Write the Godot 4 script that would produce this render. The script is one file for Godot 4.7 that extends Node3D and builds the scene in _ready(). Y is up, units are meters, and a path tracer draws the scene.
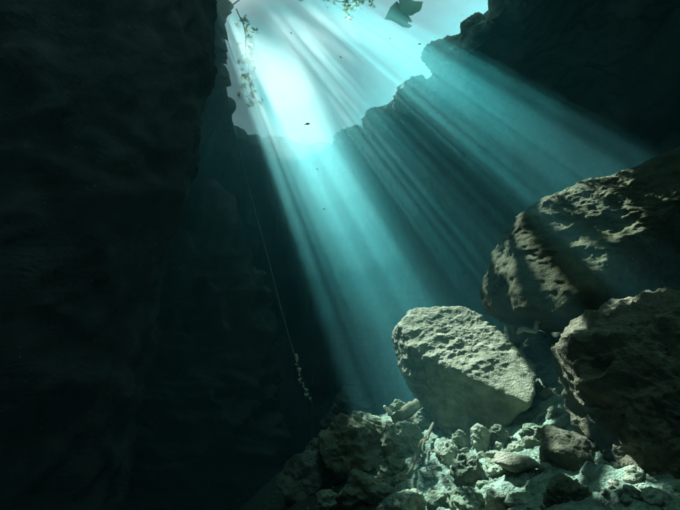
extends Node3D
# An underwater cavern: boulders on a silt slope under an open sinkhole, sun shafts falling through the murky water.

const SURFACE := 10.0                       # height of the water's surface
const SUN := Vector3(-0.2914, 0.7575, -0.5842)   # towards the sun
const MID := Vector3(-1.5, 0.0, -12.5)      # the middle of the sinkhole
const RIM := [4.9, -8.0, 4.35, -9.2, 3.95, -9.95, 3.6, -10.75, 3.25, -11.9, 3.05, -13.1, 1.8, -14.4, 1.15, -16.4, 0.3, -18.1, -1.8, -18.4, -4.0, -17.6, -4.7, -16.2, -4.3, -14.9, -4.05, -13.2, -3.5, -11.3, -3.3, -9.4, -2.9, -7.6, -1.0, -7.0, 2.6, -7.1]

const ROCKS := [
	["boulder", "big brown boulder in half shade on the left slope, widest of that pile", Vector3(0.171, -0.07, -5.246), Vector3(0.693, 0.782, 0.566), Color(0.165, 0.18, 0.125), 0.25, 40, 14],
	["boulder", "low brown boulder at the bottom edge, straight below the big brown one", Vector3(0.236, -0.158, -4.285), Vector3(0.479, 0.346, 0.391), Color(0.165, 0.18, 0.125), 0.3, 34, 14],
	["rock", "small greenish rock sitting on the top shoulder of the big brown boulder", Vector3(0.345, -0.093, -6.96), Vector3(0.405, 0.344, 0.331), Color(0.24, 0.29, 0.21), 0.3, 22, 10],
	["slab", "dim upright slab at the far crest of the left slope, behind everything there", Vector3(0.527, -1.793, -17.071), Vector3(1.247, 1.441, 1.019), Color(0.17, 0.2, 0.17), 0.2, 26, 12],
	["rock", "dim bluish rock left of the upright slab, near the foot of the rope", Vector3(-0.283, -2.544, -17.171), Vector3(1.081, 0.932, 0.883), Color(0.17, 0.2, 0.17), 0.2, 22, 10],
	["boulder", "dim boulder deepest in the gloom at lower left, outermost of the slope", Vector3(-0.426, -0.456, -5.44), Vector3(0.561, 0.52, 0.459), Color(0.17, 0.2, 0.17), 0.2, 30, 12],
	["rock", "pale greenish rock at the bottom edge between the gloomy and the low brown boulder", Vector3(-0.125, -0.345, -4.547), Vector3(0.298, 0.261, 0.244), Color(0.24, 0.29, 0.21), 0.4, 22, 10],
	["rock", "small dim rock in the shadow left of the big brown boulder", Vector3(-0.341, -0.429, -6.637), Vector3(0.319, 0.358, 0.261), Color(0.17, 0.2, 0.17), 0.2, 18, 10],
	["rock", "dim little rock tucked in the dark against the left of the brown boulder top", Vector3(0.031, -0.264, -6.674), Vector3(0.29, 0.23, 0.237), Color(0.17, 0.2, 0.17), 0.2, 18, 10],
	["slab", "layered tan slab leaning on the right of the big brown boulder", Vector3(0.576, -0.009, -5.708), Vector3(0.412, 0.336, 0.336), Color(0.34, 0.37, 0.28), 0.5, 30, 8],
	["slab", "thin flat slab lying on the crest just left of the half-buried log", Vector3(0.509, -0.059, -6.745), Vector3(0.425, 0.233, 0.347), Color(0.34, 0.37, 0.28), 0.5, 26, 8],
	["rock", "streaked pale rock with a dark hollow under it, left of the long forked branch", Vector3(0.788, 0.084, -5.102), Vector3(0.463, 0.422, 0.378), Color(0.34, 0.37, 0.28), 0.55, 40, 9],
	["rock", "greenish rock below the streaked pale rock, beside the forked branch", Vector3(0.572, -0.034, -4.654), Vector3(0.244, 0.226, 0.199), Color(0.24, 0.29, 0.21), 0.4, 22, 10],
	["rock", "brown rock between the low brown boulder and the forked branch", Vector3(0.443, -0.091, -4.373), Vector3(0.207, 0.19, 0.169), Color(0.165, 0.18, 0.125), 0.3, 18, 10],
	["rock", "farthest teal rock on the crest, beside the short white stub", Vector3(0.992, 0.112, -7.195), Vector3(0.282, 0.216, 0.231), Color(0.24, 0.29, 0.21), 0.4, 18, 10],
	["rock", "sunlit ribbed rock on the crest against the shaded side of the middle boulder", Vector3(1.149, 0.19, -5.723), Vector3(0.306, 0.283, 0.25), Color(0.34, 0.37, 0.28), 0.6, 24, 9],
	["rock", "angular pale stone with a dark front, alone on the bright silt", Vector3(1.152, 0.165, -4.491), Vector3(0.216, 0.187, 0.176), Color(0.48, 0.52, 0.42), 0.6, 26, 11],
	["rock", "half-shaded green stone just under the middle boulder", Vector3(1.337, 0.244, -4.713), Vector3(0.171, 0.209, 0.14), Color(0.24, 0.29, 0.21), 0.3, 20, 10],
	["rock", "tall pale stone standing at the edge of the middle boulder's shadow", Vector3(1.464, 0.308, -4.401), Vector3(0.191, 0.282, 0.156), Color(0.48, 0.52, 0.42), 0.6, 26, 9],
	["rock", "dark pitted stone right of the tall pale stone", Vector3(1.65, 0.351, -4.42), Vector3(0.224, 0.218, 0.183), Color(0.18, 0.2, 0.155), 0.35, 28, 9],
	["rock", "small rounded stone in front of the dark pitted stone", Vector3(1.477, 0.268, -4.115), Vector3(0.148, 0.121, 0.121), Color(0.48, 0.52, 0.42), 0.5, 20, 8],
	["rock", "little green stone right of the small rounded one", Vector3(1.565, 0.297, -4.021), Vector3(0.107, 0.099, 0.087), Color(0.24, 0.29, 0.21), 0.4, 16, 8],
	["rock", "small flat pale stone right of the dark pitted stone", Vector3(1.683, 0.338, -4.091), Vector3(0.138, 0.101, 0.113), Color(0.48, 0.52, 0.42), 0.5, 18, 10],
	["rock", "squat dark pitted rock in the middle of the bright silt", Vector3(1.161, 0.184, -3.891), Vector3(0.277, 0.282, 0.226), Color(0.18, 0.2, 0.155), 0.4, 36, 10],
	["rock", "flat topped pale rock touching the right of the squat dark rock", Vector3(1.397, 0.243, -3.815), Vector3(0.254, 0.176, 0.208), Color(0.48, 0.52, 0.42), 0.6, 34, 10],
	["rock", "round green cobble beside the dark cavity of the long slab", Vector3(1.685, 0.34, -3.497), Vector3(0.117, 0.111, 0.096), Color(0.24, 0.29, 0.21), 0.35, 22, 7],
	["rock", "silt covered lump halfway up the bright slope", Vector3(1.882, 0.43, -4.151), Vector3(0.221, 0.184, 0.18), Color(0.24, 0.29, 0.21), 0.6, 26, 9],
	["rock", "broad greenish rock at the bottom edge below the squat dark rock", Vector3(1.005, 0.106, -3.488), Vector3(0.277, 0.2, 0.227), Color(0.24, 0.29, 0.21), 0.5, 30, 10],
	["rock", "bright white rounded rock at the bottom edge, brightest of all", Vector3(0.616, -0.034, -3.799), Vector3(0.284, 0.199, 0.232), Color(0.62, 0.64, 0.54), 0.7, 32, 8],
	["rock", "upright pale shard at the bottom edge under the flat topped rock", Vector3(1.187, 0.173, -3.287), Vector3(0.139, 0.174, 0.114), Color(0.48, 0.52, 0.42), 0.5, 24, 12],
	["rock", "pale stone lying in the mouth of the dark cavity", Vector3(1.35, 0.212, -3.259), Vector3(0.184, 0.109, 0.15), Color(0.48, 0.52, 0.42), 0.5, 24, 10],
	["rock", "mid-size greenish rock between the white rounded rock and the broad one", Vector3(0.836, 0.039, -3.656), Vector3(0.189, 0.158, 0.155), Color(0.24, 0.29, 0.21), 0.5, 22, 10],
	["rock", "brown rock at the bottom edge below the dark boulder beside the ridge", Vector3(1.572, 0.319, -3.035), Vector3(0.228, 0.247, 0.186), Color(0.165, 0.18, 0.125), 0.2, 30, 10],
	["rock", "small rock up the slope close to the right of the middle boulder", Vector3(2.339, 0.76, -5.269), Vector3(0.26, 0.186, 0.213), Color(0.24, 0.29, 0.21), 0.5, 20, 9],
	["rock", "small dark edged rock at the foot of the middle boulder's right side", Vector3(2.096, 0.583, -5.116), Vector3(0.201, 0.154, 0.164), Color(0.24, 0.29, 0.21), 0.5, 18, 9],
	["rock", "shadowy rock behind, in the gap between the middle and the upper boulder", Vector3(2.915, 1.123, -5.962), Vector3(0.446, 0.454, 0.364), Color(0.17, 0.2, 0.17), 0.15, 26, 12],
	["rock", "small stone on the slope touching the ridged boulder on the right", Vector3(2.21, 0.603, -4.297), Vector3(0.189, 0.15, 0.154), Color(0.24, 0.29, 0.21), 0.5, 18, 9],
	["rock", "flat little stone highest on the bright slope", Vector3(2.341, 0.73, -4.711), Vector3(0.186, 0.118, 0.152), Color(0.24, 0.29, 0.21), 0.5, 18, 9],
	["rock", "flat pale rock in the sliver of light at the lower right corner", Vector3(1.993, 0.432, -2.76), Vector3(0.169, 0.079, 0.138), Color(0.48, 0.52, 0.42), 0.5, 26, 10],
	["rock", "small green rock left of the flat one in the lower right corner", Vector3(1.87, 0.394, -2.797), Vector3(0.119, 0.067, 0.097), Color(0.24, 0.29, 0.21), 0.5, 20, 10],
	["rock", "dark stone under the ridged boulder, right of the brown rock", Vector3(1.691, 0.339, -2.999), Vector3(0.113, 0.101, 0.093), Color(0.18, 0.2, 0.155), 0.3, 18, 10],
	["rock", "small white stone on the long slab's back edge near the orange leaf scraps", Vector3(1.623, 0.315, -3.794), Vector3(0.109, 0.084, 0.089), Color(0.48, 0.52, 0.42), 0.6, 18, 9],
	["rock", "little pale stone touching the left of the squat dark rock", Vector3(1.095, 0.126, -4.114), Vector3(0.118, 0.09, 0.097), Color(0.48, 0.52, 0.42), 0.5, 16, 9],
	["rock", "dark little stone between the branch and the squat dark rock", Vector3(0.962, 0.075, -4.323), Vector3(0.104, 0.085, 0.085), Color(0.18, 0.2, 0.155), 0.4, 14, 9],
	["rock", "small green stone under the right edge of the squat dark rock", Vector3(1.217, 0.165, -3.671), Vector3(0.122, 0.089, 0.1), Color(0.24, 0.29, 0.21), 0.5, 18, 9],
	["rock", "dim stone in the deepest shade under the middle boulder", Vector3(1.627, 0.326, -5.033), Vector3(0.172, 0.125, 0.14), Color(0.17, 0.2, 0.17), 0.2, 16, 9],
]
const SKYLIGHT := Vector3(-0.6, 0.0, -2.3)
const LIGHT := [[-5.0, 0.3], [-4.2, 0.45], [-3.7, 0.48], [-3.3, 0.55], [-3.0, 0.68], [-2.65, 1.1], [-2.5, 1.05], [-2.0, 0.75], [-1.75, 0.55], [-1.65, 1.1], [-1.45, 1.1], [-1.3, 0.7], [-0.7, 0.5], [0.3, 0.48], [1.4, 0.44], [1.7, 0.62], [2.1, 0.85], [2.3, 0.5], [2.9, 0.32], [3.4, 0.1]]

var taken := {}
var rng := RandomNumberGenerator.new()
var n_low := FastNoiseLite.new()
var n_mid := FastNoiseLite.new()
var n_fine := FastNoiseLite.new()
var n_pit := FastNoiseLite.new()
var n_tone := FastNoiseLite.new()
var spheres := {}
var m_rock: StandardMaterial3D
var m_sand: StandardMaterial3D
var m_wall: StandardMaterial3D
var rim_table := PackedFloat32Array()

# ---------------------------------------------------------------- names and tags

func numbered(called: String) -> String:
	taken[called] = taken.get(called, 0) + 1
	return called if taken[called] == 1 else "%s_%03d" % [called, taken[called] - 1]

func tag(o: Node, label: String, category: String, group := "") -> Node:
	o.set_meta("label", label)
	o.set_meta("category", category)
	if group:
		o.set_meta("group", group)
	return o

func thing(called: String, label: String, category: String, at: Vector3, group := "") -> Node3D:
	var o := Node3D.new()
	o.name = numbered(called)
	o.position = at
	add_child(o)
	tag(o, label, category, group)
	return o

func obj(called: String, mesh: Mesh, m: Material, parent: Node = self, at := Vector3.ZERO) -> MeshInstance3D:
	var o := MeshInstance3D.new()
	o.name = numbered(called) if parent == self else called
	o.mesh = mesh
	o.material_override = m
	o.position = at
	parent.add_child(o, true)
	return o

func struct(called: String, mesh: Mesh, m: Material) -> MeshInstance3D:
	var o := obj(called, mesh, m)
	o.set_meta("kind", "structure")
	return o

# ---------------------------------------------------------------- noise, materials

func make_noise(n: FastNoiseLite, kind: int, fractal: int, freq: float, oct: int, s: int) -> void:
	n.noise_type = kind
	n.fractal_type = fractal
	n.frequency = freq
	n.fractal_octaves = oct
	n.seed = s

func noise_image(n: FastNoiseLite, size: int, lo: Color, hi: Color, power := 1.0) -> ImageTexture:
	var g := n.get_seamless_image(size, size)
	g.convert(Image.FORMAT_L8)
	var d := g.get_data()
	var ramp := []
	for k in 256:
		ramp.append(lo.lerp(hi, pow(k / 255.0, power)))
	var b := PackedByteArray()
	b.resize(size * size * 3)
	for k in d.size():
		var c: Color = ramp[d[k]]
		b[k * 3] = c.r8
		b[k * 3 + 1] = c.g8
		b[k * 3 + 2] = c.b8
	return ImageTexture.create_from_image(Image.create_from_data(size, size, false, Image.FORMAT_RGB8, b))

func stone(lo: Color, hi: Color, tiles: float, relief: float, s: int, cells := false) -> StandardMaterial3D:
	var n := FastNoiseLite.new()
	make_noise(n, FastNoiseLite.TYPE_SIMPLEX_SMOOTH, FastNoiseLite.FRACTAL_FBM, 0.012, 7, s)
	n.fractal_gain = 0.62
	var h := FastNoiseLite.new()
	if cells:
		make_noise(h, FastNoiseLite.TYPE_CELLULAR, FastNoiseLite.FRACTAL_FBM, 0.02, 5, s + 7)
	else:
		make_noise(h, FastNoiseLite.TYPE_SIMPLEX_SMOOTH, FastNoiseLite.FRACTAL_RIDGED, 0.016, 7, s + 7)
	h.fractal_gain = 0.6
	var m := StandardMaterial3D.new()
	m.albedo_texture = noise_image(n, 512, lo, hi, 1.2)
	m.heightmap_enabled = true
	m.heightmap_texture = noise_image(h, 1024, Color.BLACK, Color.WHITE)
	m.heightmap_scale = relief
	m.uv1_triplanar = true
	m.uv1_world_triplanar = true
	m.uv1_scale = Vector3.ONE * tiles
	m.uv1_offset = Vector3(0.37, 0.11, 0.71)
	m.vertex_color_use_as_albedo = true
	m.roughness = 0.95
	m.metallic_specular = 0.2
	return m

func plain(c: Color, rough := 0.8) -> StandardMaterial3D:
	var m := StandardMaterial3D.new()
	m.albedo_color = c.linear_to_srgb()
	m.roughness = rough
	m.metallic_specular = 0.3
	return m

# ---------------------------------------------------------------- meshes

func sphere_grid(n: int) -> Array:
	if spheres.has(n):
		return spheres[n]
	var dirs := PackedVector3Array()
	var idx := PackedInt32Array()
	var at := {}
	for f in 6:
		var ids := PackedInt32Array()
		for j in n + 1:
			for i in n + 1:
				var a := 2 * i - n
				var b := 2 * j - n
				var q: Vector3i
				match f:
					0: q = Vector3i(n, b, -a)
					1: q = Vector3i(-n, b, a)
					2: q = Vector3i(a, n, -b)
					3: q = Vector3i(a, -n, b)
					4: q = Vector3i(a, b, n)
					_: q = Vector3i(-a, b, -n)
				if not at.has(q):
					at[q] = dirs.size()
					var v := Vector3(q) / n
					dirs.append(Vector3(tan(v.x * PI / 4), tan(v.y * PI / 4), tan(v.z * PI / 4)).normalized())
				ids.append(at[q])
		for j in n:
			for i in n:
				var k := j * (n + 1) + i
				idx.append_array([ids[k], ids[k + n + 1], ids[k + 1], ids[k + 1], ids[k + n + 1], ids[k + n + 2]])
	spheres[n] = [dirs, idx]
	return spheres[n]

func normals_of(p: PackedVector3Array, idx: PackedInt32Array) -> PackedVector3Array:
	var out := PackedVector3Array()
	out.resize(p.size())
	for k in range(0, idx.size(), 3):
		var a := idx[k]
		var b := idx[k + 1]
		var c := idx[k + 2]
		var v := (p[c] - p[a]).cross(p[b] - p[a])
		out[a] += v
		out[b] += v
		out[c] += v
	for k in out.size():
		out[k] = out[k].normalized()
	return out

func array_mesh(p: PackedVector3Array, idx: PackedInt32Array, nrm: PackedVector3Array, col := PackedColorArray()) -> ArrayMesh:
	var a := []
	a.resize(Mesh.ARRAY_MAX)
	a[Mesh.ARRAY_VERTEX] = p
	a[Mesh.ARRAY_NORMAL] = nrm
	a[Mesh.ARRAY_INDEX] = idx
	if col.size():
		a[Mesh.ARRAY_COLOR] = col
	var m := ArrayMesh.new()
	m.add_surface_from_arrays(Mesh.PRIMITIVE_TRIANGLES, a)
	return m

# tone: linear albedo of the stone; silt: how much pale sediment lies on the faces that look up
func tint(p: PackedVector3Array, nrm: PackedVector3Array, tone: Color, dust: Color, silt: float, shift: Vector3, per := 1.0) -> PackedColorArray:
	var col := PackedColorArray()
	col.resize(p.size())
	for k in p.size():
		var q := (p[k] + shift) * per
		var t := n_tone.get_noise_3dv(q)
		var c := tone * (1.0 + 0.75 * t)
		var up := smoothstep(0.1, 0.75, nrm[k].y + 0.55 * n_tone.get_noise_3dv(q * 3.1)) * silt
		c = c.lerp(dust, up)
		c.a = 1.0
		col[k] = c
	return col

# planes: Vector4(normal, distance from the middle). rough: [broad, ledges, pits, grain] in metres
# bulges: [direction, height, width]; per: how much finer the relief is than on a big boulder
func rock_mesh(n: int, planes: Array, k: float, rough: Array, s: int, tone: Color, dust: Color, silt: float, per := 1.0, bulges := []) -> ArrayMesh:
	var g := sphere_grid(n)
	var dirs: PackedVector3Array = g[0]
	var p := PackedVector3Array()
	p.resize(dirs.size())
	var shift := Vector3(s * 7.31, s * 3.17, s * 5.77)
	var ns := PackedVector3Array()
	for w in planes:
		ns.append(Vector3(w.x, w.y, w.z).normalized() / w.w)
	for i in dirs.size():
		var u := dirs[i]
		var sum := 0.0
		for v in ns:
			var t := v.dot(u)
			if t > 0.0:
				sum += pow(t, k)
		var q := u * pow(sum, -1.0 / k)
		var z := q * per + shift
		var d: float = rough[0] * n_low.get_noise_3dv(z)
		if rough[1] > 0.0:
			d += rough[1] * n_mid.get_noise_3d(z.x, z.y * 1.6, z.z)
		if rough[2] > 0.0:
			d -= rough[2] * maxf(0.0, n_pit.get_noise_3dv(z) + 0.25)
		if rough[3] > 0.0:
			d += rough[3] * n_fine.get_noise_3dv(z)
		for w in bulges:
			d += w[1] * (1.0 - smoothstep(w[2] * 0.55, w[2], u.distance_to(w[0])))
		p[i] = q + u * d
	var nrm := normals_of(p, g[1])
	return array_mesh(p, g[1], nrm, tint(p, nrm, tone, dust, silt, shift / per, per))

# a random faceted stone of the given size (x, y, z)
func facets(size: Vector3, count: int, s: int) -> Array:
	var r := RandomNumberGenerator.new()
	r.seed = s
	var out := []
	for k in count:
		var y := 1.0 - 2.0 * (k + 0.5) / count
		var a := k * 2.39996 + r.randf_range(-0.5, 0.5)
		var u := Vector3(sqrt(1.0 - y * y) * cos(a), y + r.randf_range(-0.2, 0.2), sqrt(1.0 - y * y) * sin(a)).normalized()
		var w := Vector3(u.x / size.x, u.y / size.y, u.z / size.z) * 2.0
		var d := r.randf_range(0.78, 1.08) / w.length()
		w = w.normalized()
		out.append(Vector4(w.x, w.y, w.z, d))
	return out

# the planes along a convex outline (x, y pairs, clockwise seen from +z), leaning by lean
func outline(xy: Array, leans: Array) -> Array:
	var out := []
	var n := xy.size() / 2
	for i in n:
		var a := Vector2(xy[2 * i], xy[2 * i + 1])
		var j := (i + 1) % n
		var e := Vector2(xy[2 * j], xy[2 * j + 1]) - a
		var v := Vector2(-e.y, e.x).normalized()
		var t: float = leans[i % leans.size()]
		var w := Vector3(v.x, v.y, t)
		out.append(Vector4(w.x, w.y, w.z, maxf(0.05, v.dot(a) / w.length())))
	return out

func tube(path: Array, radii: Array, sides: int, knobs := 0.0, s := 0) -> ArrayMesh:
	var p := PackedVector3Array()
	var idx := PackedInt32Array()
	var n := path.size()
	var side := Vector3(0.31, 0.2, 0.9)
	for i in n:
		var t: Vector3 = (path[mini(i + 1, n - 1)] - path[maxi(i - 1, 0)]).normalized()
		var u := side.cross(t).normalized()
		var v := t.cross(u)
		for j in sides:
			var a := TAU * j / sides
			var q: Vector3 = path[i]
			var r: float = radii[i] * (1.0 + knobs * n_fine.get_noise_3d(i * 0.11 + s, cos(a) * 0.2, sin(a) * 0.2))
			p.append(q + (u * cos(a) + v * sin(a)) * r)
	for i in n - 1:
		for j in sides:
			var a := i * sides + j
			var b := i * sides + (j + 1) % sides
			idx.append_array([a, a + sides, b, b, a + sides, b + sides])
	for e in 2:
		var base := p.size()
		p.append(path[(n - 1) * e])
		for j in sides:
			var a := (n - 1) * e * sides + j
			var b := (n - 1) * e * sides + (j + 1) % sides
			idx.append_array([base, b, a] if e == 1 else [base, a, b])
	return array_mesh(p, idx, normals_of(p, idx))

func bend(a: Vector3, b: Vector3, steps: int, wander: float, s: int) -> Array:
	var out := []
	for i in steps + 1:
		var t := float(i) / steps
		var w := Vector3(n_low.get_noise_2d(t * 2.0 + s, 3.3), n_low.get_noise_2d(t * 2.0 + s, 8.8), n_low.get_noise_2d(t * 2.0 + s, 15.1))
		out.append(a.lerp(b, t) + w * wander * sin(PI * t * 0.8 + 0.3))
	return out

func tapered(n: int, a: float, b: float) -> Array:
	var out := []
	for i in n:
		out.append(lerpf(a, b, float(i) / (n - 1)))
	return out

# ---------------------------------------------------------------- terrain

func ground(x: float, z: float) -> float:
	var y := 0.15 + 0.36 * (x - 1.2)
	y -= 0.12 * maxf(0.0, 0.6 - x) * maxf(0.0, 0.6 - x)
	y += 0.25 * smoothstep(1.7, 2.7, x) * smoothstep(-3.4, -5.0, z)
	var far := maxf(0.0, -z - 7.0)
	y -= 0.45 * far * far / (far + 1.0)
	var right := maxf(0.0, x - 3.2)
	y -= 0.25 * right * right / (right + 1.0)
	return maxf(y, -4.5 + 0.4 * n_low.get_noise_2d(x * 0.3, z * 0.3))

func rim_radius(a: float) -> float:
	var t := fposmod(a, TAU) / TAU * rim_table.size()
	var i := int(t) % rim_table.size()
	return lerpf(rim_table[i], rim_table[(i + 1) % rim_table.size()], t - floorf(t))

func make_rim_table() -> void:
	var pts := []
	for k in range(0, RIM.size(), 2):
		pts.append(Vector2(RIM[k] - MID.x, RIM[k + 1] - MID.z))
	for k in 720:
		var u := Vector2.from_angle(TAU * k / 720.0)
		var best := 5.0
		for i in pts.size():
			var hit = Geometry2D.segment_intersects_segment(Vector2.ZERO, u * 40.0, pts[i], pts[(i + 1) % pts.size()])
			if hit != null:
				best = hit.length()
		rim_table.append(best)
	for k in 720:
		var u := Vector2.from_angle(TAU * k / 720.0) * 3.0
		rim_table[k] += 0.5 * n_low.get_noise_2d(u.x * 1.3, u.y * 1.3) + 0.4 * n_mid.get_noise_2d(u.x * 1.3, u.y * 1.3) + 0.3 * n_fine.get_noise_2d(u.x, u.y)

func build_floor() -> void:
	var xs := PackedFloat32Array()
	var zs := PackedFloat32Array()
	var x := -26.0
	while x < 22.0:
		xs.append(x)
		x += 0.024 if x > -0.3 and x < 3.2 else 0.05 if x > -1.6 and x < 4.2 else minf(1.2, 0.05 + 0.25 * maxf(-1.6 - x, x - 4.2))
	var z := 12.0
	while z > -30.0:
		zs.append(z)
		z -= 0.024 if z < -2.4 and z > -6.0 else 0.045 if z < -1.6 and z > -9.5 else minf(1.2, 0.05 + 0.25 * maxf(-9.5 - z, z + 1.6))
	var p := PackedVector3Array()
	var idx := PackedInt32Array()
	var w := xs.size()
	for b in zs:
		for a in xs:
			var y := ground(a, b)
			y += 0.05 * n_low.get_noise_2d(a * 1.7, b * 1.7) + 0.05 * n_mid.get_noise_2d(a * 1.5, b * 1.5) + 0.03 * n_fine.get_noise_2d(a, b)
			y -= 0.05 * maxf(0.0, n_pit.get_noise_2d(a * 1.3, b * 1.3) + 0.2)
			p.append(Vector3(a, y, b))
	for j in zs.size() - 1:
		for i in w - 1:
			var k := j * w + i
			idx.append_array([k, k + w, k + 1, k + 1, k + w, k + w + 1])
	var nrm := normals_of(p, idx)
	if nrm[0].y < 0.0:
		idx.reverse()
		nrm = normals_of(p, idx)
	var col := PackedColorArray()
	for k in p.size():
		var q := p[k]
		var t := n_tone.get_noise_3dv(q * 1.4)
		var u := n_fine.get_noise_2d(q.x * 0.8 + 5.0, q.z * 0.8)
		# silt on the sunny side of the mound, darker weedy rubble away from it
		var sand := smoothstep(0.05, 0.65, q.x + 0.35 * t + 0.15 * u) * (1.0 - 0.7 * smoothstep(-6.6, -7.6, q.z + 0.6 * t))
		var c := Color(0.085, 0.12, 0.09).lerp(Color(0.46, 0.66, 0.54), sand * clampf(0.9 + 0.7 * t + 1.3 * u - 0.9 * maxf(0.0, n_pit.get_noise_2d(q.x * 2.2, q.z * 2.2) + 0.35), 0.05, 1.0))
		c.a = 1.0
		col.append(c)
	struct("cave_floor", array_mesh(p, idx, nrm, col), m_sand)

func build_shell() -> void:
	var turns := 720
	var inner := 150
	var p := PackedVector3Array()
	var idx := PackedInt32Array()
	for i in turns:
		var a := TAU * i / turns
		var u := Vector3(cos(a), 0, sin(a))
		var r0 := rim_radius(a)
		var r1 := r0 + 4.0 + 11.0 * smoothstep(-0.35, 0.9, u.z) + 3.5 * absf(u.x)
		var col: Array = []
		for k in inner + 1:
			var f := PI / 2 * pow(float(k) / inner, 1.5)
			var q := MID + u * (r0 + (r1 - r0) * sin(f)) + Vector3.UP * (-6.0 + 15.7 * pow(cos(f) + 1e-5, 0.75))
			var d := 0.9 * n_low.get_noise_3dv(q * 0.35) + 0.35 * n_low.get_noise_3dv(q * 1.1) + 0.22 * n_mid.get_noise_3dv(q * 0.8)
			var e := clampf(float(k) / 8.0, 0.3, 1.0)
			d += 0.16 * n_fine.get_noise_3dv(q * 0.55) - 0.2 * maxf(0.0, n_pit.get_noise_3dv(q * 0.28) + 0.2)
			col.append(q + (u * 0.7 * sin(f) + Vector3.UP * 0.75) * d * e)
		var lip: Vector3 = col[0]
		var land := 11.1 + 0.3 * n_low.get_noise_2d(u.x * 4.0, u.z * 4.0)
		for k in 9:
			var f := (k + 1) / 9.0
			var q := lip + u * (0.12 * f + 1.9 * f * f) + Vector3.UP * ((land - lip.y) * pow(f, 0.8))
			q += (u * 0.6 + Vector3.UP * 0.5) * (0.3 * n_mid.get_noise_3dv(q * 1.3) + 0.22 * n_fine.get_noise_3dv(q * 0.6)) * sin(PI * f * 0.8)
			col.push_front(q)
		var out := MID + u * 46.0
		for k in 34:
			var f := lerpf(r0 + 4.0, 46.0, pow(k / 33.0, 1.6))
			var q := MID + u * f
			col.push_front(Vector3(q.x, land + 0.4 + 0.5 * n_low.get_noise_2d(q.x * 0.3, q.z * 0.3), q.z))
		col.append(Vector3(out.x, -7.0, out.z))
		col.append(Vector3(out.x, land - 0.5, out.z))
		for q in col:
			p.append(q)
	var rows := p.size() / turns
	for i in turns:
		for k in rows - 1:
			var a := i * rows + k
			var b := (i + 1) % turns * rows + k
			idx.append_array([a, a + 1, b, b, a + 1, b + 1])
	var kept := PackedInt32Array()
	for k in range(0, idx.size(), 3):
		var q := (p[idx[k]] + p[idx[k + 1]] + p[idx[k + 2]]) / 3.0
		if q.y < 0.0 or Vector2(q.x - SKYLIGHT.x, q.z - SKYLIGHT.z).length() > 3.1 + 0.3 * n_low.get_noise_2d(q.x, q.z):
			kept.append_array([idx[k], idx[k + 1], idx[k + 2]])
	idx = kept
	var nrm := normals_of(p, idx)
	if nrm[20].y < 0.0:
		idx.reverse()
		nrm = normals_of(p, idx)
	struct("cave_wall", array_mesh(p, idx, nrm, tint(p, nrm, Color(0.2, 0.23, 0.21), Color(0.3, 0.33, 0.29), 0.3, Vector3.ZERO, 0.4)), m_wall)

# the walls of a second, small hole in the roof, above and behind the camera
func build_chimney() -> void:
	var p := PackedVector3Array()
	var idx := PackedInt32Array()
	var rows := 24
	var turns := 72
	for j in rows + 1:
		for i in turns:
			var a := TAU * i / turns
			var q := SKYLIGHT + Vector3(cos(a) * 3.35, lerpf(7.5, 11.6, float(j) / rows), sin(a) * 3.35)
			p.append(q + Vector3(cos(a), 0, sin(a)) * 0.25 * n_low.get_noise_3dv(q))
	for j in rows:
		for i in turns:
			var a := j * turns + i
			var b := j * turns + (i + 1) % turns
			idx.append_array([a, b, a + turns, b, b + turns, a + turns])
	var nrm := normals_of(p, idx)
	struct("cave_chimney", array_mesh(p, idx, nrm, tint(p, nrm, Color(0.3, 0.32, 0.29), Color(0.4, 0.42, 0.36), 0.3, Vector3.ZERO, 0.4)), m_wall)

# the mass of rock that hangs from the roof close by on the left
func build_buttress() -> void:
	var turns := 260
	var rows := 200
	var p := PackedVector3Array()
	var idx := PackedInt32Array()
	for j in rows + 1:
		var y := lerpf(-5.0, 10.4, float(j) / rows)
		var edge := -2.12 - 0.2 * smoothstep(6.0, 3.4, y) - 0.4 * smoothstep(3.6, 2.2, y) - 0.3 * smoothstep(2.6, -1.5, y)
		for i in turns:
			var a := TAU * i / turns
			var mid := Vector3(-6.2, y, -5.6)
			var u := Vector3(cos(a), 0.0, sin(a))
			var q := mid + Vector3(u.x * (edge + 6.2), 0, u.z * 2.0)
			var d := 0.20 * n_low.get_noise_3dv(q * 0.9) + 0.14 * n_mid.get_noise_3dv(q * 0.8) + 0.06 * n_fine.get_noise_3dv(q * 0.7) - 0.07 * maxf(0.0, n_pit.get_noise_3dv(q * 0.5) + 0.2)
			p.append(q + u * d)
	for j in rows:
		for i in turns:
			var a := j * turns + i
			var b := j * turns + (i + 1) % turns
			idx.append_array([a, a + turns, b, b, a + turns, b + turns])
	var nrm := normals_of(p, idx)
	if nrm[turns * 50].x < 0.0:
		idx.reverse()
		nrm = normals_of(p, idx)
	struct("cave_wall_left", array_mesh(p, idx, nrm, tint(p, nrm, Color(0.05, 0.065, 0.062), Color(0.10, 0.12, 0.11), 0.3, Vector3.ZERO, 0.6)), m_wall)

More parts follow.
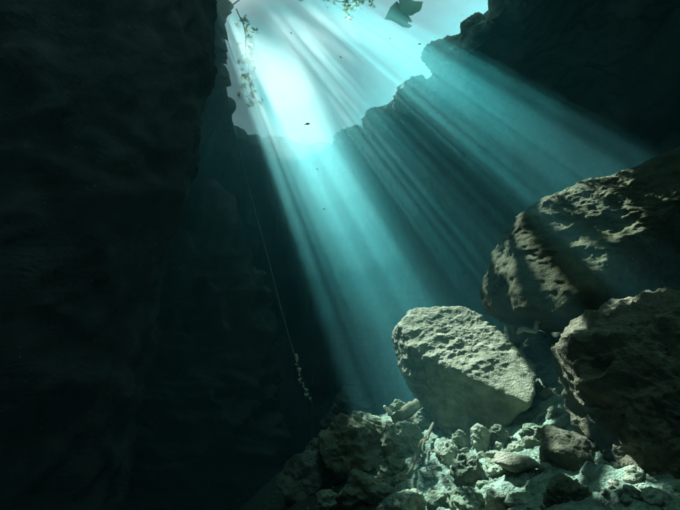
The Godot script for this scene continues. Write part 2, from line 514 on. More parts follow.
func build_water_surface() -> void:
	var p := PackedVector3Array()
	var idx := PackedInt32Array()
	var n := 220
	for j in n + 1:
		for i in n + 1:
			var x := -8.5 + 15.0 * i / n
			var z := -20.0 + 14.5 * j / n
			p.append(Vector3(x, SURFACE + 0.03 * n_low.get_noise_2d(x * 2.0, z * 2.0) + 0.02 * n_mid.get_noise_2d(x, z), z))
	for j in n:
		for i in n:
			var k := j * (n + 1) + i
			var q := p[k] - MID
			if Vector2(q.x, q.z).length() < rim_radius(atan2(q.z, q.x)) + 0.5:
				idx.append_array([k, k + 1, k + n + 1, k + 1, k + n + 2, k + n + 1])
	var m := StandardMaterial3D.new()
	m.transparency = BaseMaterial3D.TRANSPARENCY_ALPHA
	m.albedo_color = Color(1, 1, 1, 0.04)
	m.roughness = 0.03
	m.metallic_specular = 0.5
	struct("water_surface", array_mesh(p, idx, normals_of(p, idx)), m)

# ---------------------------------------------------------------- trees over the sinkhole

# whether the sun may pass at (x, z) of the water's surface: the gaps between the crowns
func gap(x: float, z: float) -> bool:
	var u := x + 0.05 * (z + 12.5)
	# how open the crowns are from left to right over the pool
	var open := 0.0
	for k in LIGHT.size() - 1:
		if u >= LIGHT[k][0] and u < LIGHT[k + 1][0]:
			var f: float = (u - LIGHT[k][0]) / (LIGHT[k + 1][0] - LIGHT[k][0])
			open = lerpf(LIGHT[k][1], LIGHT[k + 1][1], f)
	if u > -1.1:
		open *= maxf(smoothstep(-10.6, -11.6, z), 0.8 * smoothstep(-9.5, -9.9, z) * smoothstep(2.6, 1.8, u))
	else:
		open *= smoothstep(-9.7, -10.4, z)
	open *= smoothstep(-19.5, -17.0, z)
	if u > -1.1 and u < 2.3 and z > -11.2 and z < -9.8:
		open = 0.95
	if u < -4.0:
		open *= smoothstep(-14.2, -15.2, z)
	elif u < -1.15:
		open *= 1.0 + 0.2 * smoothstep(-9.9, -10.5, z) * smoothstep(-15.2, -14.4, z)
		if u > -2.6:
			open += 0.35 * smoothstep(-9.9, -10.4, z) * smoothstep(-13.6, -12.6, z)
	var s := 0.5 + 0.55 * n_low.get_noise_2d(u * 3.4 + 71.3, z * 0.2) + 0.62 * n_low.get_noise_2d(u * 13.0, z * 0.35)
	if u < -4.0:
		s = lerpf(s, 0.5 + 0.5 * n_low.get_noise_2d(u * 6.0, z * 4.0), 0.5)
	return s < open

func leaf_clump(s: int) -> ArrayMesh:
	var r := RandomNumberGenerator.new()
	r.seed = s
	var st := SurfaceTool.new()
	st.begin(Mesh.PRIMITIVE_TRIANGLES)
	for k in 22:
		var at := Vector3(r.randfn(0, 0.075), r.randfn(0, 0.06), r.randfn(0, 0.075))
		var u := Vector3(r.randf_range(-1, 1), r.randf_range(-0.5, 0.3), r.randf_range(-1, 1)).normalized() * r.randf_range(0.06, 0.1)
		var v := u.cross(Vector3(r.randf_range(-0.4, 0.4), 1, r.randf_range(-0.4, 0.4))).normalized() * r.randf_range(0.028, 0.045)
		var tip := Vector3(0, -0.02, 0)
		for q in [-u, -v, v, v, -v, u + tip]:
			st.add_vertex(at + q)
	st.generate_normals()
	return st.commit()

func build_trees() -> void:
	var leaf := plain(Color(0.06, 0.1, 0.035), 0.6)
	leaf.backlight_enabled = true
	leaf.backlight = Color(0.25, 0.35, 0.1)
	var bark := stone(Color(0.3, 0.28, 0.24), Color(0.7, 0.66, 0.58), 1.2, 1.0, 91)
	bark.vertex_color_use_as_albedo = false
	var clumps := [leaf_clump(1), leaf_clump(2), leaf_clump(3)]
	var spots := [[-17.0, -25.0], [-16.5, -32.5], [17.0, -36.0], [-20.0, -41.0], [-8.5, -5.0]]
	var kinds := ["tall tree at the left rim, nearest of those that shade the pool", "tall tree behind the left rim with a long reach over the pool", "tall tree at the right back of the sinkhole", "farthest tall tree at the left back of the sinkhole", "tree that leans over the small second opening"]
	var heaps := [[], [], [], [], []]
	for k in 24000:
		var x := rng.randf_range(-9.0, 6.5)
		var z := rng.randf_range(-19.7, -5.0)
		var from_mid := Vector2(x - MID.x, z - MID.z)
		if gap(x, z) or from_mid.length() > rim_radius(from_mid.angle()) + 0.9:
			continue
		# the crowns stand higher the farther back they are
		var lift := maxf(4.0, -3.12 * z - 26.0)
		var q := Vector3(x, SURFACE, z) + SUN / SUN.y * lift
		q += SUN / SUN.y * rng.randf_range(-1.1, 1.3)
		var best := 0
		for t in spots.size():
			if Vector2(q.x - spots[t][0], q.z - spots[t][1]).length() < Vector2(q.x - spots[best][0], q.z - spots[best][1]).length():
				best = t
		heaps[best].append(q)
	for k in 400:
		var flat := Vector2.from_angle(rng.randf() * TAU) * 3.9 * sqrt(rng.randf())
		heaps[4].append(SKYLIGHT + Vector3(flat.x, SURFACE, flat.y) + SUN / SUN.y * rng.randf_range(5.5, 7.5))
	for t in spots.size():
		var at := Vector3(spots[t][0], 11.0, spots[t][1])
		var tree := thing("overhanging_tree", kinds[t], "tree", at, "trees round the sinkhole")
		var centre := Vector3.ZERO
		for q in heaps[t]:
			centre += q
		centre = centre / maxf(1.0, heaps[t].size()) - at
		var fork := Vector3(centre.x * 0.15, 21.0, centre.z * 0.1)
		obj("trunk", tube(bend(Vector3(0, -0.6, 0), fork, 9, 0.5, t * 9), tapered(10, 0.5, 0.34), 10, 0.3), bark, tree)
		for b in 5:
			if heaps[t].is_empty():
				break
			var to: Vector3 = heaps[t][(b * 131) % heaps[t].size()] - at
			obj("limb", tube(bend(fork - Vector3(0, 0.1, 0), to, 8, 0.7, t * 9 + b), tapered(9, 0.26, 0.05), 7, 0.2), bark, tree)
		for c in 3:
			var mm := MultiMesh.new()
			mm.transform_format = MultiMesh.TRANSFORM_3D
			mm.mesh = clumps[c]
			var mine: Array = heaps[t].filter(func(q): return (int(absf(q.x) * 1000.0) % 3) == c)
			if mine.is_empty():
				continue
			mm.instance_count = mine.size()
			for i in mine.size():
				var turn := Basis(Vector3.UP, rng.randf() * TAU).rotated(Vector3.RIGHT, rng.randf_range(-0.5, 0.5)).scaled(Vector3.ONE * rng.randf_range(0.8, 1.25))
				mm.set_instance_transform(i, Transform3D(turn, mine[i] - at))
			var o := MultiMeshInstance3D.new()
			o.name = "crown"
			o.multimesh = mm
			o.material_override = leaf
			o.set_meta("kind", "stuff")
			tree.add_child(o, true)

# ---------------------------------------------------------------- boulders, stones and small things

func build_boulders() -> void:
	# far wall of the dark left side
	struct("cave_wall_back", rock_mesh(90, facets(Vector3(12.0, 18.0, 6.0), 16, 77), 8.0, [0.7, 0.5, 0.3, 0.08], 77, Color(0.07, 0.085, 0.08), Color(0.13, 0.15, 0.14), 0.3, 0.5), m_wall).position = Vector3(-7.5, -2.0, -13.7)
	# the pale boulder in the middle: a lit top that tips towards the camera over a dark, undercut front
	var planes := outline([-0.755, 0.648, -0.621, 0.782, -0.243, 0.863, 0.094, 0.823, 0.432, 0.594, 0.675, 0.31, 0.796, -0.027, 0.675, -0.297, 0.432, -0.594, 0, -0.85, -0.243, -0.863, -0.472, -0.513, -0.648, 0.027, -0.715, 0.337], [-0.15, 0.1, -0.2, -0.1, 0.15, 0.1, 0.2])
	planes.append(Vector4(-0.3, 0.72, 0.62, 0.52))
	planes.append(Vector4(-0.75, -0.15, 0.65, 0.6))
	planes.append(Vector4(0.45, -0.75, 0.5, 1.0))
	planes.append(Vector4(0.1, 0.1, -1, 0.7))
	tag(obj("boulder", rock_mesh(150, planes, 44.0, [0.06, 0.045, 0.016, 0.022], 3, Color(0.44, 0.47, 0.37), Color(0.64, 0.68, 0.55), 0.7, 1.25), m_rock, self, Vector3(1.608, 0.939, -5.684)), "pale faceted boulder in the middle, sunlit top over a dark undercut front", "boulder")
	planes = outline([-1.986, -0.662, -1.924, -0.275, -1.699, 0.15, -1.412, 0.575, -1.087, 0.787, -0.5, 0.999, 0.125, 1.174, 0.749, 1.399, 1.499, 1.374, 2.248, 0.625, 2.373, -0.625, 1.499, -1.187, 0, -1.099, -1.187, -1.099, -1.561, -1.037, -1.824, -0.899], [-0.1, -0.1, 0.1, -0.1, 0.1, -0.15, 0.1])
	planes.append(Vector4(-0.48, 0.6, 0.64, 0.86))
	planes.append(Vector4(0.22, -0.22, 0.95, 0.62))
	planes.append(Vector4(0.1, 0.1, -1, 0.9))
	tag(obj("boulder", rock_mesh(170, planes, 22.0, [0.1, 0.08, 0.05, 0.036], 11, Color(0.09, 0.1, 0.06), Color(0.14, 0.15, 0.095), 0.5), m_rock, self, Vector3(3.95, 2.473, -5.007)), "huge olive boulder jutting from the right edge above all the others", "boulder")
	planes = outline([-0.79, 0.399, -0.671, 0.552, -0.425, 0.714, -0.212, 0.79, 0.042, 0.849, 0.425, 0.977, 0.934, 0.892, 1.189, 0.127, 1.019, -0.722, 0.34, -0.909, -0.323, -0.841, -0.527, -0.45, -0.671, -0.144, -0.756, 0.144], [0.1, -0.1, 0.05, -0.1])
	planes.append(Vector4(0.2, -0.1, 0.97, 0.5))
	planes.append(Vector4(-0.72, 0.2, 0.66, 0.58))
	planes.append(Vector4(0, 0, -1, 0.8))
	tag(obj("boulder", rock_mesh(150, planes, 16.0, [0.08, 0.13, 0.10, 0.04], 23, Color(0.2, 0.195, 0.15), Color(0.3, 0.29, 0.23), 0.5), m_rock, self, Vector3(2.641, 0.836, -3.184)), "dark ridged boulder at the lower right with brown ledges on its left flank", "boulder").scale = Vector3(0.88, 1.08, 0.9)
	tag(obj("boulder", rock_mesh(56, facets(Vector3(0.46, 0.55, 0.5), 14, 31), 10.0, [0.05, 0.05, 0.04, 0.02], 31, Color(0.19, 0.2, 0.155), Color(0.3, 0.32, 0.25), 0.3), m_rock, self, Vector3(1.95, 0.376, -3.6)), "rounded dark boulder tucked under the left side of the ridged boulder", "boulder")
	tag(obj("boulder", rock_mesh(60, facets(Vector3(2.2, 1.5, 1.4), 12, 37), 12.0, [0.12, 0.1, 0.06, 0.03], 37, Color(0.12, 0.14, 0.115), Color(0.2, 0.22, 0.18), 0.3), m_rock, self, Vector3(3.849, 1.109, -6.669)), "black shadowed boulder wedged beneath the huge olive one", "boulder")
	tag(obj("slab", rock_mesh(60, facets(Vector3(0.34, 0.1, 0.24), 14, 41), 12.0, [0.03, 0.03, 0.02, 0.012], 41, Color(0.45, 0.46, 0.38), Color(0.6, 0.62, 0.52), 0.7), m_rock, self, Vector3(1.503, 0.358, -3.671)), "long pale slab bridging a dark cavity in the silt", "slab")

func build_stones() -> void:
	var i := 150
	for r in ROCKS:
		i += 1
		var size: Vector3 = r[3]
		var s := (size.x + size.y) / 2.0
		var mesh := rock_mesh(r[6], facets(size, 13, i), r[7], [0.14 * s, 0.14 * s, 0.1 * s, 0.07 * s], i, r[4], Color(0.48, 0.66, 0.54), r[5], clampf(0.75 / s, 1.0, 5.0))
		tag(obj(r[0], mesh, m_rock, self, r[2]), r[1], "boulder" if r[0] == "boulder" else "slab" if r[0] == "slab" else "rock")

# places a copy of a little stone on the ground
func build_pebbles() -> void:
	var protos := []
	var tones := [Color(0.5, 0.52, 0.43), Color(0.3, 0.36, 0.28), Color(0.42, 0.43, 0.36), Color(0.2, 0.22, 0.17), Color(0.36, 0.42, 0.33), Color(0.46, 0.44, 0.34)]
	for v in 6:
		protos.append(rock_mesh(11, facets(Vector3(0.1, 0.075, 0.085), 11, 300 + v), 9.0, [0.02, 0.02, 0.0, 0.01], 300 + v, tones[v], Color(0.55, 0.62, 0.53), 0.4, 5.0))
	var first := {}
	for k in 230:
		var x := rng.randf_range(0.35, 2.7)
		var z := rng.randf_range(-6.6, -2.7)
		var s := 0.35 + 1.2 * pow(rng.randf(), 1.7)
		var place: String = ["towards the crest, left of the middle boulder", "in the shade round the middle boulder", "high on the slope, right of the middle boulder", "low on the bright silt, left of the squat dark rock", "low on the bright silt, about the long slab", "low under the ridged boulder on the right"][(0 if z < -4.6 else 3) + (0 if x < 1.15 else 1 if x < 1.95 else 2)]
		var look: String = ["pale", "greenish", "grey", "dark", "mossy", "tan"][k % 6]
		var zone := "small %s stone lying %s" % [look, place]
		var group := "small %s stones %s" % [look, place]
		var o := obj("stone", protos[k % 6], m_rock, self, Vector3(x, ground(x, z) + 0.012 * s, z))
		o.rotation = Vector3(rng.randf_range(-0.4, 0.4), rng.randf() * TAU, rng.randf_range(-0.4, 0.4))
		o.scale = Vector3.ONE * s
		tag(o, zone, "stone", group)
	# grit and shell crumbs too small to count
	var mm := MultiMesh.new()
	mm.transform_format = MultiMesh.TRANSFORM_3D
	mm.mesh = rock_mesh(3, facets(Vector3(0.03, 0.022, 0.026), 9, 400), 7.0, [0.003, 0.0, 0.0, 0.002], 400, Color(0.42, 0.46, 0.38), Color(0.56, 0.62, 0.54), 0.5)
	mm.instance_count = 5200
	for k in 5200:
		var x := rng.randf_range(-1.0, 3.3)
		var z := -2.3 - 5.4 * pow(rng.randf(), 1.3)
		var b := Basis(Vector3.UP, rng.randf() * TAU).rotated(Vector3.RIGHT, rng.randf_range(-0.7, 0.7)).scaled(Vector3.ONE * (0.3 + 1.5 * pow(rng.randf(), 3.0)))
		mm.set_instance_transform(k, Transform3D(b, Vector3(x, ground(x, z) + 0.012 + 0.03 * n_low.get_noise_2d(x * 1.7, z * 1.7), z)))
	var grit := MultiMeshInstance3D.new()
	grit.name = "gravel"
	grit.multimesh = mm
	grit.material_override = m_rock
	grit.set_meta("kind", "stuff")
	add_child(grit)
	tag(grit, "loose gravel and shell crumbs strewn over the silt slope", "gravel")

func stick(called: String, label: String, category: String, a: Vector3, b: Vector3, r0: float, r1: float, m: Material, s: int, twigs: Array, wander := 0.1) -> void:
	var t := thing(called, label, category, a)
	var path := bend(Vector3.ZERO, b - a, 16, wander * (b - a).length(), s)
	obj("stem", tube(path, tapered(17, r0, r1), 9, 0.5, s), m, t)
	for w in twigs:
		var from: Vector3 = path[w[0]]
		obj("twig", tube(bend(from, w[1] - a, 8, 0.08, s + 3), tapered(9, r0 * 0.6, r1 * 0.5), 7, 0.5, s), m, t)

func build_wood() -> void:
	var pale := stone(Color(0.55, 0.55, 0.48), Color(0.85, 0.86, 0.78), 4.0, 0.4, 71)
	pale.vertex_color_use_as_albedo = false
	var brown := stone(Color(0.3, 0.31, 0.25), Color(0.6, 0.62, 0.5), 4.0, 0.5, 73)
	brown.vertex_color_use_as_albedo = false
	stick("branch", "long forked dead branch lying down the bright silt from the middle boulder", "branch", Vector3(1.221, 0.316, -5.355), Vector3(0.604, 0.054, -4.115), 0.024, 0.013, brown, 5, [[5, Vector3(0.832, 0.167, -4.384)]], 0.035)
	stick("log", "half-buried sunlit log on the crest pointing at the middle boulder", "log", Vector3(0.846, 0.1, -6.404), Vector3(1.393, 0.319, -6.968), 0.09, 0.07, brown, 9, [], 0.05)
	stick("log", "second log lying lower beside the half-buried one, darker", "log", Vector3(0.879, 0.093, -5.844), Vector3(1.321, 0.273, -6.333), 0.07, 0.05, brown, 15, [], 0.05)
	stick("branch_stub", "short white broken stub sticking up from the far crest", "branch", Vector3(0.937, -0.04, -7.075), Vector3(0.737, 0.174, -7.037), 0.05, 0.022, pale, 21, [], 0.02)
	# the white crooked branch in the black gap under the upper boulder
	var t := thing("driftwood", "small crooked white driftwood piece in the black gap under the upper boulder", "driftwood", Vector3(2.023, 1.417, -4.635))
	var o := t.position
	obj("stem", tube([Vector3(2.012, 1.411, -4.636) - o, Vector3(2.046, 1.445, -4.63) - o, Vector3(2.092, 1.462, -4.627) - o, Vector3(2.139, 1.445, -4.61) - o, Vector3(2.175, 1.437, -4.591) - o, Vector3(2.204, 1.44, -4.58) - o], [0.012, 0.03, 0.03, 0.022, 0.02, 0.03], 9, 0.4, 3), pale, t)
	obj("knob", tube([Vector3(2.199, 1.429, -4.582) - o, Vector3(2.204, 1.473, -4.574) - o, Vector3(2.214, 1.518, -4.576) - o, Vector3(2.241, 1.557, -4.59) - o, Vector3(2.273, 1.534, -4.614) - o], [0.022, 0.025, 0.022, 0.026, 0.012], 9, 0.4, 8), pale, t)
	# leaf scraps
	var leaf := plain(Color(0.42, 0.2, 0.08), 0.7)
	for k in 3:
		var at: Vector3 = [Vector3(1.607, 0.383, -3.614), Vector3(1.604, 0.381, -3.645), Vector3(1.665, 0.407, -3.661)][k]
		var p := PackedVector3Array()
		for j in 7:
			var f := j / 6.0
			var wv := 0.009 * sin(PI * f)
			p.append(Vector3(-wv, 0.006 * sin(f * 4.0), 0.06 * (f - 0.5)))
			p.append(Vector3(wv, 0.004 + 0.006 * sin(f * 4.0), 0.06 * (f - 0.5)))
		var idx := PackedInt32Array()
		for j in 6:
			idx.append_array([2 * j, 2 * j + 1, 2 * j + 2, 2 * j + 1, 2 * j + 3, 2 * j + 2])
		var sc := obj("dead_leaf", array_mesh(p, idx, normals_of(p, idx)), leaf, self, at)
		sc.rotation = Vector3(0.9, [0.3, 0.5, 1.4][k], 0)
		tag(sc, ["curled orange leaf scrap on the long slab, nearest the camera", "orange leaf scrap lying beside the nearest one on the slab", "thin orange leaf scrap farther back on the long slab"][k], "leaf")

func build_rope() -> void:
	var rope_m := plain(Color(0.22, 0.28, 0.26), 0.9)
	var weed := stone(Color(0.45, 0.5, 0.42), Color(0.8, 0.85, 0.75), 3.0, 0.4, 81)
	weed.vertex_color_use_as_albedo = false
	var low := Vector3(-0.58, -0.202, -9.033)
	var t := thing("guide_line", "thin slack guide line rising from the gloomy left slope towards the opening", "rope", low)
	var knots := [low, Vector3(-0.666, -0.032, -9.003), Vector3(-0.797, 0.24, -8.975), Vector3(-0.886, 0.555, -8.95), Vector3(-1, 0.892, -8.941), Vector3(-1.312, 1.885, -8.969), Vector3(-1.655, 3.03, -9.072), Vector3(-2.015, 4.135, -9.283), Vector3(-2.448, 5.49, -9.552), Vector3(-2.86, 6.861, -9.818), Vector3(-3.245, 8.261, -10.079)]
	var curve := Curve3D.new()
	for i in knots.size():
		var d: Vector3 = (knots[mini(i + 1, knots.size() - 1)] - knots[maxi(i - 1, 0)]) / 6.0
		curve.add_point(knots[i] - low, -d, d)
	var path := Array(curve.tessellate_even_length(5, 0.12))
	obj("cord", tube(path, tapered(path.size(), 0.006, 0.006), 6), rope_m, t)
	for k in 20:
		var f := k / 19.0
		var a: Vector3 = knots[4].lerp(knots[1], f)
		var size: Vector3 = Vector3(1.0, 0.6, 0.8) * rng.randf_range(0.025, 0.075) * (1.0 - 0.4 * f)
		var tuft := obj("tuft", rock_mesh(8, facets(size, 9, 700 + k), 5.0, [0.02, 0.02, 0.0, 0.008], 700 + k, Color(0.4, 0.46, 0.4), Color(0.6, 0.65, 0.58), 0.6, 4.0), weed, t, a - low + Vector3(rng.randf_range(-0.07, 0.07), rng.randf_range(-0.03, 0.03), rng.randf_range(-0.03, 0.03)))
		tuft.rotation = Vector3(rng.randf() * 3.0, 0, rng.randf() * 3.0)

func fish_mesh(length: float) -> ArrayMesh:
	var p := PackedVector3Array()
	var idx := PackedInt32Array()
	for i in 11:
		var f := i / 10.0
		var r := length * 0.16 * pow(sin(PI * pow(f, 0.75) * 0.93 + 0.1), 0.8)
		for j in 10:
			var a := TAU * j / 10
			p.append(Vector3((0.5 - f * 0.85) * length, r * sin(a), r * 0.55 * cos(a)))
	for i in 10:
		for j in 10:
			var a := i * 10 + j
			var b := i * 10 + (j + 1) % 10
			idx.append_array([a, a + 10, b, b, a + 10, b + 10])
	return array_mesh(p, idx, normals_of(p, idx))

func fin_mesh(pts: Array, thick: float) -> ArrayMesh:
	var st := SurfaceTool.new()
	st.begin(Mesh.PRIMITIVE_TRIANGLES)
	for i in range(1, pts.size() - 1):
		for z in [thick, -thick]:
			var tri := [pts[0], pts[i], pts[i + 1]]
			if z < 0:
				tri.reverse()
			for q in tri:
				st.add_vertex(Vector3(q.x, q.y, z))
	for i in pts.size():
		var a: Vector2 = pts[i]
		var b: Vector2 = pts[(i + 1) % pts.size()]
		for q in [Vector3(a.x, a.y, thick), Vector3(a.x, a.y, -thick), Vector3(b.x, b.y, thick), Vector3(b.x, b.y, thick), Vector3(a.x, a.y, -thick), Vector3(b.x, b.y, -thick)]:
			st.add_vertex(q)
	st.generate_normals()
	return st.commit()

func fish(at: Vector3, length: float, yaw: float, tilt: float, label: String, m: Material, group := "") -> void:
	var t := thing("fish", label, "fish", at, group)
	t.rotation = Vector3(0, yaw, tilt)
	obj("body", fish_mesh(length), m, t)
	var l := length
	obj("tail_fin", fin_mesh([Vector2(-0.32 * l, 0), Vector2(-0.5 * l, 0.15 * l), Vector2(-0.45 * l, 0), Vector2(-0.5 * l, -0.15 * l)], 0.006 * l), m, t)
	obj("back_fin", fin_mesh([Vector2(0.1 * l, 0.14 * l), Vector2(-0.05 * l, 0.22 * l), Vector2(-0.15 * l, 0.1 * l)], 0.006 * l), m, t)

func build_fish() -> void:
	var dark := plain(Color(0.03, 0.04, 0.035), 0.5)
	var silver := plain(Color(0.88, 0.9, 0.84), 0.3)
	fish(Vector3(-0.577, 4.972, -6.496), 0.11, 0.3, 0.35, "slim dark fish in the middle of the brightest shaft", dark)
	fish(Vector3(-1.041, 7.619, -7.552), 0.08, 1.0, 0.2, "dark little fish high in the white glare under the opening", dark)
	fish(Vector3(0.011, 7.117, -7.641), 0.08, 0.6, -0.3, "dark little fish right of the white glare", dark)
	fish(Vector3(0.989, 7.151, -7.127), 0.06, 0.8, 0.4, "tiny dark fish just below the ragged floating leaf", dark)
	fish(Vector3(1.589, 7.042, -7.146), 0.08, 0.4, 0.5, "small dark fish between the floating leaf and the right rim", dark)
	fish(Vector3(1.106, 4.832, -7.028), 0.06, 0.9, 0.2, "tiny dark fish alone above the right shafts", dark)
	fish(Vector3(-2.08, 5.09, -6.983), 0.06, 0.5, 0.6, "tiny dark fish by the left wall, leftmost of all", dark)
	fish(Vector3(-0.402, 4.197, -6.632), 0.05, 0.7, -0.2, "tiny dark fish low in the bright shaft, under the slim one", dark)
	fish(Vector3(-0.26, 3.364, -6.272), 0.05, 0.2, 0.4, "lowest tiny dark fish in the bright shaft", dark)
	fish(Vector3(1.818, 5.423, -6.924), 0.05, 0.4, 0.1, "tiny dark fish before the right rim's shadow", dark)
	fish(Vector3(1.606, 0.707, -2.323), 0.055, PI + 0.15, -0.06, "small silvery fish in front of the dark ridged boulder", silver)
	# drifting specks
	var mm := MultiMesh.new()
	mm.transform_format = MultiMesh.TRANSFORM_3D
	var s := SphereMesh.new()
	s.radius = 0.5
	s.height = 1.0
	s.radial_segments = 6
	s.rings = 3
	mm.mesh = s
	mm.instance_count = 900
	for k in 900:
		var d := rng.randf_range(1.4, 9.5)
		var at := Vector3(rng.randf_range(-0.85, 0.85) * d, 1.5 + rng.randf_range(-0.45, 0.95) * d, -d)
		mm.set_instance_transform(k, Transform3D(Basis().scaled(Vector3(1, 0.7, 0.8) * rng.randf_range(0.0015, 0.0042) * sqrt(d)), at))
	var o := MultiMeshInstance3D.new()
	o.name = "drifting_specks"
	o.multimesh = mm
	o.material_override = plain(Color(0.7, 0.72, 0.68), 0.9)
	o.set_meta("kind", "stuff")
	add_child(o)
	tag(o, "pale specks of silt drifting in the water", "specks")

func build_floating() -> void:
	var m := plain(Color(0.16, 0.26, 0.2), 0.7)
	m.backlight_enabled = true
	m.backlight = Color(0.35, 0.6, 0.5)
	var c := Vector3(1.96, 11.598, -11.725)
	var s := 0.0325
	var t := thing("floating_leaf", "ragged dark leaf hanging at the water surface, with a torn forked tip", "leaf", c)
	var pts := []
	for q in [[-15, 2], [-9, -9], [-3, -14], [5, -7], [9, -2], [14, 4], [12, 5], [10, 4], [9, 6], [14, 8], [11, 10], [4, 9], [-1, 6], [-8, 3]]:
		pts.append(Vector2(q[0] * s, -q[1] * s))
	pts.push_front(Vector2(-1.0 * s, 0.0))
	pts.append(pts[1])
	var blade := obj("blade", fin_mesh(pts, 0.012), m, t)
	blade.rotation.x = 0.55
	var pad := thing("lily_pad", "round dark lily pad floating beside the ragged leaf at the top edge", "lily pad", Vector3(2.306, 11.882, -11.37))
	var ring := [Vector2.ZERO]
	for k in 25:
		var a := lerpf(0.25, TAU - 0.05, k / 24.0)
		ring.append(Vector2(cos(a), sin(a)) * (0.4 + 0.02 * sin(a * 7.0)))
	var round_blade := obj("blade", fin_mesh(ring, 0.012), m, pad)
	round_blade.rotation.x = 0.6
	obj("stalk", tube(bend(Vector3.ZERO, Vector3(0.15, -0.1, -0.5), 6, 0.05, 4), tapered(7, 0.012, 0.01), 6), m, pad)

# the murky water that fills the cavern, and the milkier water under the opening
func build_water() -> void:
	var murk := FogMaterial.new()
	murk.density = 0.025
	murk.albedo = Color(0.5, 0.9, 0.93)
	var water := FogVolume.new()
	water.name = "water"
	water.shape = RenderingServer.FOG_VOLUME_SHAPE_BOX
	water.size = Vector3(58, 18.0, 56)
	water.position = Vector3(-1.5, SURFACE - 9.02, -11.0)
	water.material = murk
	water.set_meta("kind", "structure")
	add_child(water)
	var teal := FogMaterial.new()
	teal.density = 0.021
	teal.albedo = Color(0.3, 0.9, 0.93)
	var fog := FogMaterial.new()
	fog.density = 0.018
	var milk := FogMaterial.new()
	milk.density = 0.065
	milk.albedo = Color(0.97, 0.97, 0.97)
	fog.albedo = Color(0.72, 0.95, 0.96)
	for v in [[Vector3(0.5, 7.6, -15.0), Vector3(30.0, 14.0, 19.0)], [Vector3(0.3, 8.0, -15.0), Vector3(26.0, 10.5, 16.5)], [Vector3(-1.7, 7.6, -13.0), Vector3(13.0, 10.0, 13.0)], [Vector3(-1.8, 8.2, -13.0), Vector3(10.5, 8.0, 11.0)], [Vector3(-2.0, 8.7, -13.0), Vector3(8.5, 6.4, 9.5)], [Vector3(-2.4, 9.2, -11.6), Vector3(6.5, 4.8, 7.0)], [Vector3(-2.6, 9.7, -11.0), Vector3(4.6, 3.4, 4.8)]]:
		var cloud := FogVolume.new()
		cloud.name = numbered("silt_cloud")
		cloud.shape = RenderingServer.FOG_VOLUME_SHAPE_ELLIPSOID
		cloud.size = v[1]
		cloud.position = v[0]
		cloud.material = teal if v[1].x > 20.0 else milk if v[1].x < 7.0 else fog
		cloud.set_meta("kind", "stuff")
		add_child(cloud)
		tag(cloud, "murky teal water filling the back of the cavern" if v[1].x > 20.0 else "milky water glowing under the opening", "cloud")

func leafy(called: String, label: String, a: Vector3, b: Vector3, count: int, s: int) -> void:
	var bark := plain(Color(0.2, 0.17, 0.1), 0.9)
	var leaf := plain(Color(0.2, 0.24, 0.1), 0.6)
	leaf.backlight_enabled = true
	leaf.backlight = Color(0.35, 0.42, 0.25)
	var t := thing(called, label, "branch", a)
	var path := bend(Vector3.ZERO, b - a, 14, 0.35, s)
	obj("stem", tube(path, tapered(15, 0.022, 0.006), 6, 0.3), bark, t)
	for k in count:
		var at: Vector3 = path[2 + k % 13]
		var o := obj("leaves", leaf_clump(s + k % 3), leaf, t, at + Vector3(rng.randfn(0.0, 0.16), rng.randfn(0.0, 0.1), rng.randfn(0.0, 0.1)))
		o.rotation = Vector3(rng.randf() * 3.0, rng.randf() * 6.0, 0)
		o.scale = Vector3.ONE * rng.randf_range(0.3, 0.75)

func build_rim_growth() -> void:
	# leafy boughs at the edge of the opening
	leafy("hanging_branch", "thin leafy branch dipping into the water at the left of the opening", Vector3(-3.378, 11.594, -11.421), Vector3(-2.956, 8.847, -12.514), 40, 44)
	leafy("hanging_branch", "leafy bough reaching over the top edge above the brightest glare", Vector3(-1.499, 11.526, -10.417), Vector3(0.372, 11.311, -10.861), 34, 45)
	leafy("hanging_branch", "short leafy twig over the top edge, right of the bough above the glare", Vector3(0.975, 11.513, -10.623), Vector3(0.378, 11.221, -11.08), 14, 46)
	tag(obj("rock_nose", rock_mesh(50, facets(Vector3(1.4, 1.0, 1.5), 15, 62), 6.0, [0.22, 0.2, 0.12, 0.06], 61, Color(0.4, 0.4, 0.33), Color(0.5, 0.5, 0.4), 0.4), m_rock, self, Vector3(-4.137, 10.758, -10.553)), "nose of rock under the left rim, its edge glinting in the sun", "rock")

# broken rocks that stand out of the rim of the opening
func build_rim_rocks() -> void:
	var spots := [[4.5, -8.7, 1.1, "jagged rock topmost on the right rim of the opening"], [3.85, -10.0, 0.8, "second jagged rock down the right rim, below the topmost"], [3.35, -11.3, 1.0, "rock at the inner corner of the right rim"], [2.7, -13.3, 1.1, "rock nose that juts from the right rim over the shafts"], [1.5, -15.0, 0.9, "ledge rock on the far rim right of the main shaft"], [0.6, -17.0, 1.2, "wide rock on the far rim behind the shafts"], [-1.0, -18.3, 1.0, "rock in the middle of the far rim, under the bright core"], [-2.9, -17.5, 1.0, "rock on the far rim left of the bright core"]]
	var k := 0
	for s in spots:
		k += 1
		var size: float = s[2]
		tag(obj("rim_rock", rock_mesh(34, facets(Vector3(1.25, 0.8, 1.1) * size, 12, 500 + k), 10.0, [0.16 * size, 0.14 * size, 0.12 * size, 0.06 * size], 500 + k, Color(0.3, 0.33, 0.29), Color(0.42, 0.45, 0.38), 0.4, 1.2), m_wall, self, Vector3(s[0], 9.75 + 0.1 * sin(k * 2.3), s[1])), s[3], "rock")

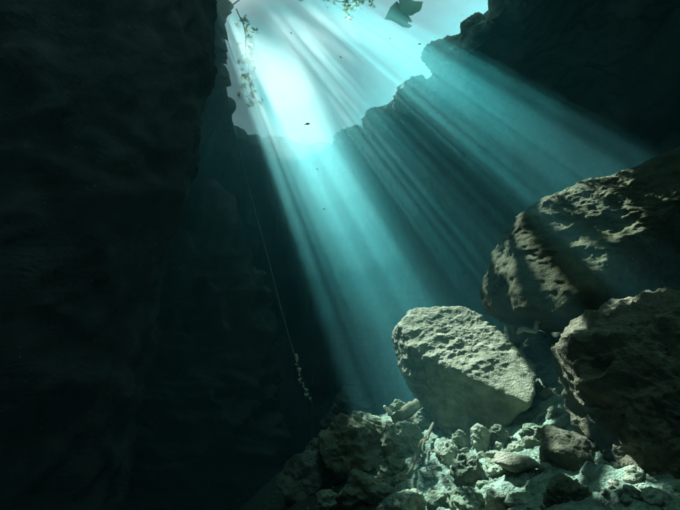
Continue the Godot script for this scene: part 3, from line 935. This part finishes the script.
func _ready() -> void:
	rng.seed = 20
	# camera, sky, sun, exposure
	var cam := Camera3D.new()
	cam.name = "camera"
	cam.position = Vector3(0, 1.5, 0)
	cam.rotation_degrees = Vector3(10, 0, 0)
	cam.fov = 65.0
	cam.near = 0.05
	cam.far = 200.0
	add_child(cam)
	var env := Environment.new()
	env.background_mode = Environment.BG_SKY
	var sky := Sky.new()
	var air := ProceduralSkyMaterial.new()
	air.sky_top_color = Color(0.56, 0.76, 0.78)
	air.sky_horizon_color = Color(0.72, 0.88, 0.87)
	air.ground_horizon_color = Color(0.5, 0.5, 0.48)
	air.ground_bottom_color = Color(0.3, 0.3, 0.28)
	air.sky_energy_multiplier = 0.37
	air.ground_energy_multiplier = 0.3
	sky.sky_material = air
	env.sky = sky
	env.tonemap_mode = Environment.TONE_MAPPER_LINEAR
	env.tonemap_exposure = 18.5
	env.sdfgi_enabled = true
	env.ssao_enabled = true
	env.ssil_enabled = true
	env.volumetric_fog_enabled = true
	env.volumetric_fog_density = 0.0
	var around := WorldEnvironment.new()
	around.name = "environment"
	around.environment = env
	add_child(around)
	var sun := DirectionalLight3D.new()
	sun.name = "sun"
	sun.light_color = Color(0.93, 1.0, 0.98)
	sun.light_energy = 1.6
	sun.light_angular_distance = 0.16
	sun.shadow_enabled = true
	sun.look_at_from_position(SUN * 50.0, Vector3.ZERO)
	add_child(sun)

	make_noise(n_low, FastNoiseLite.TYPE_SIMPLEX_SMOOTH, FastNoiseLite.FRACTAL_FBM, 0.7, 3, 1)
	make_noise(n_mid, FastNoiseLite.TYPE_SIMPLEX_SMOOTH, FastNoiseLite.FRACTAL_RIDGED, 1.3, 4, 2)
	make_noise(n_fine, FastNoiseLite.TYPE_SIMPLEX_SMOOTH, FastNoiseLite.FRACTAL_FBM, 6.0, 4, 3)
	make_noise(n_pit, FastNoiseLite.TYPE_CELLULAR, FastNoiseLite.FRACTAL_FBM, 4.0, 2, 4)
	make_noise(n_tone, FastNoiseLite.TYPE_SIMPLEX_SMOOTH, FastNoiseLite.FRACTAL_FBM, 1.6, 5, 5)
	m_rock = stone(Color(0.58, 0.6, 0.54), Color(1, 1, 0.98), 1.3, 1.9, 51)
	m_sand = stone(Color(0.6, 0.62, 0.58), Color(1, 1, 1), 1.5, 2.2, 52, true)
	m_sand.heightmap_scale = 4.0
	m_wall = stone(Color(0.55, 0.55, 0.52), Color(1, 1, 0.97), 0.4, 2.6, 53)
	make_rim_table()

	build_floor()
	build_shell()
	build_chimney()
	build_buttress()
	build_water_surface()
	build_trees()
	build_boulders()
	build_stones()
	build_pebbles()
	build_wood()
	build_rope()
	build_floating()
	build_rim_growth()
	build_rim_rocks()
	build_fish()
	build_water()
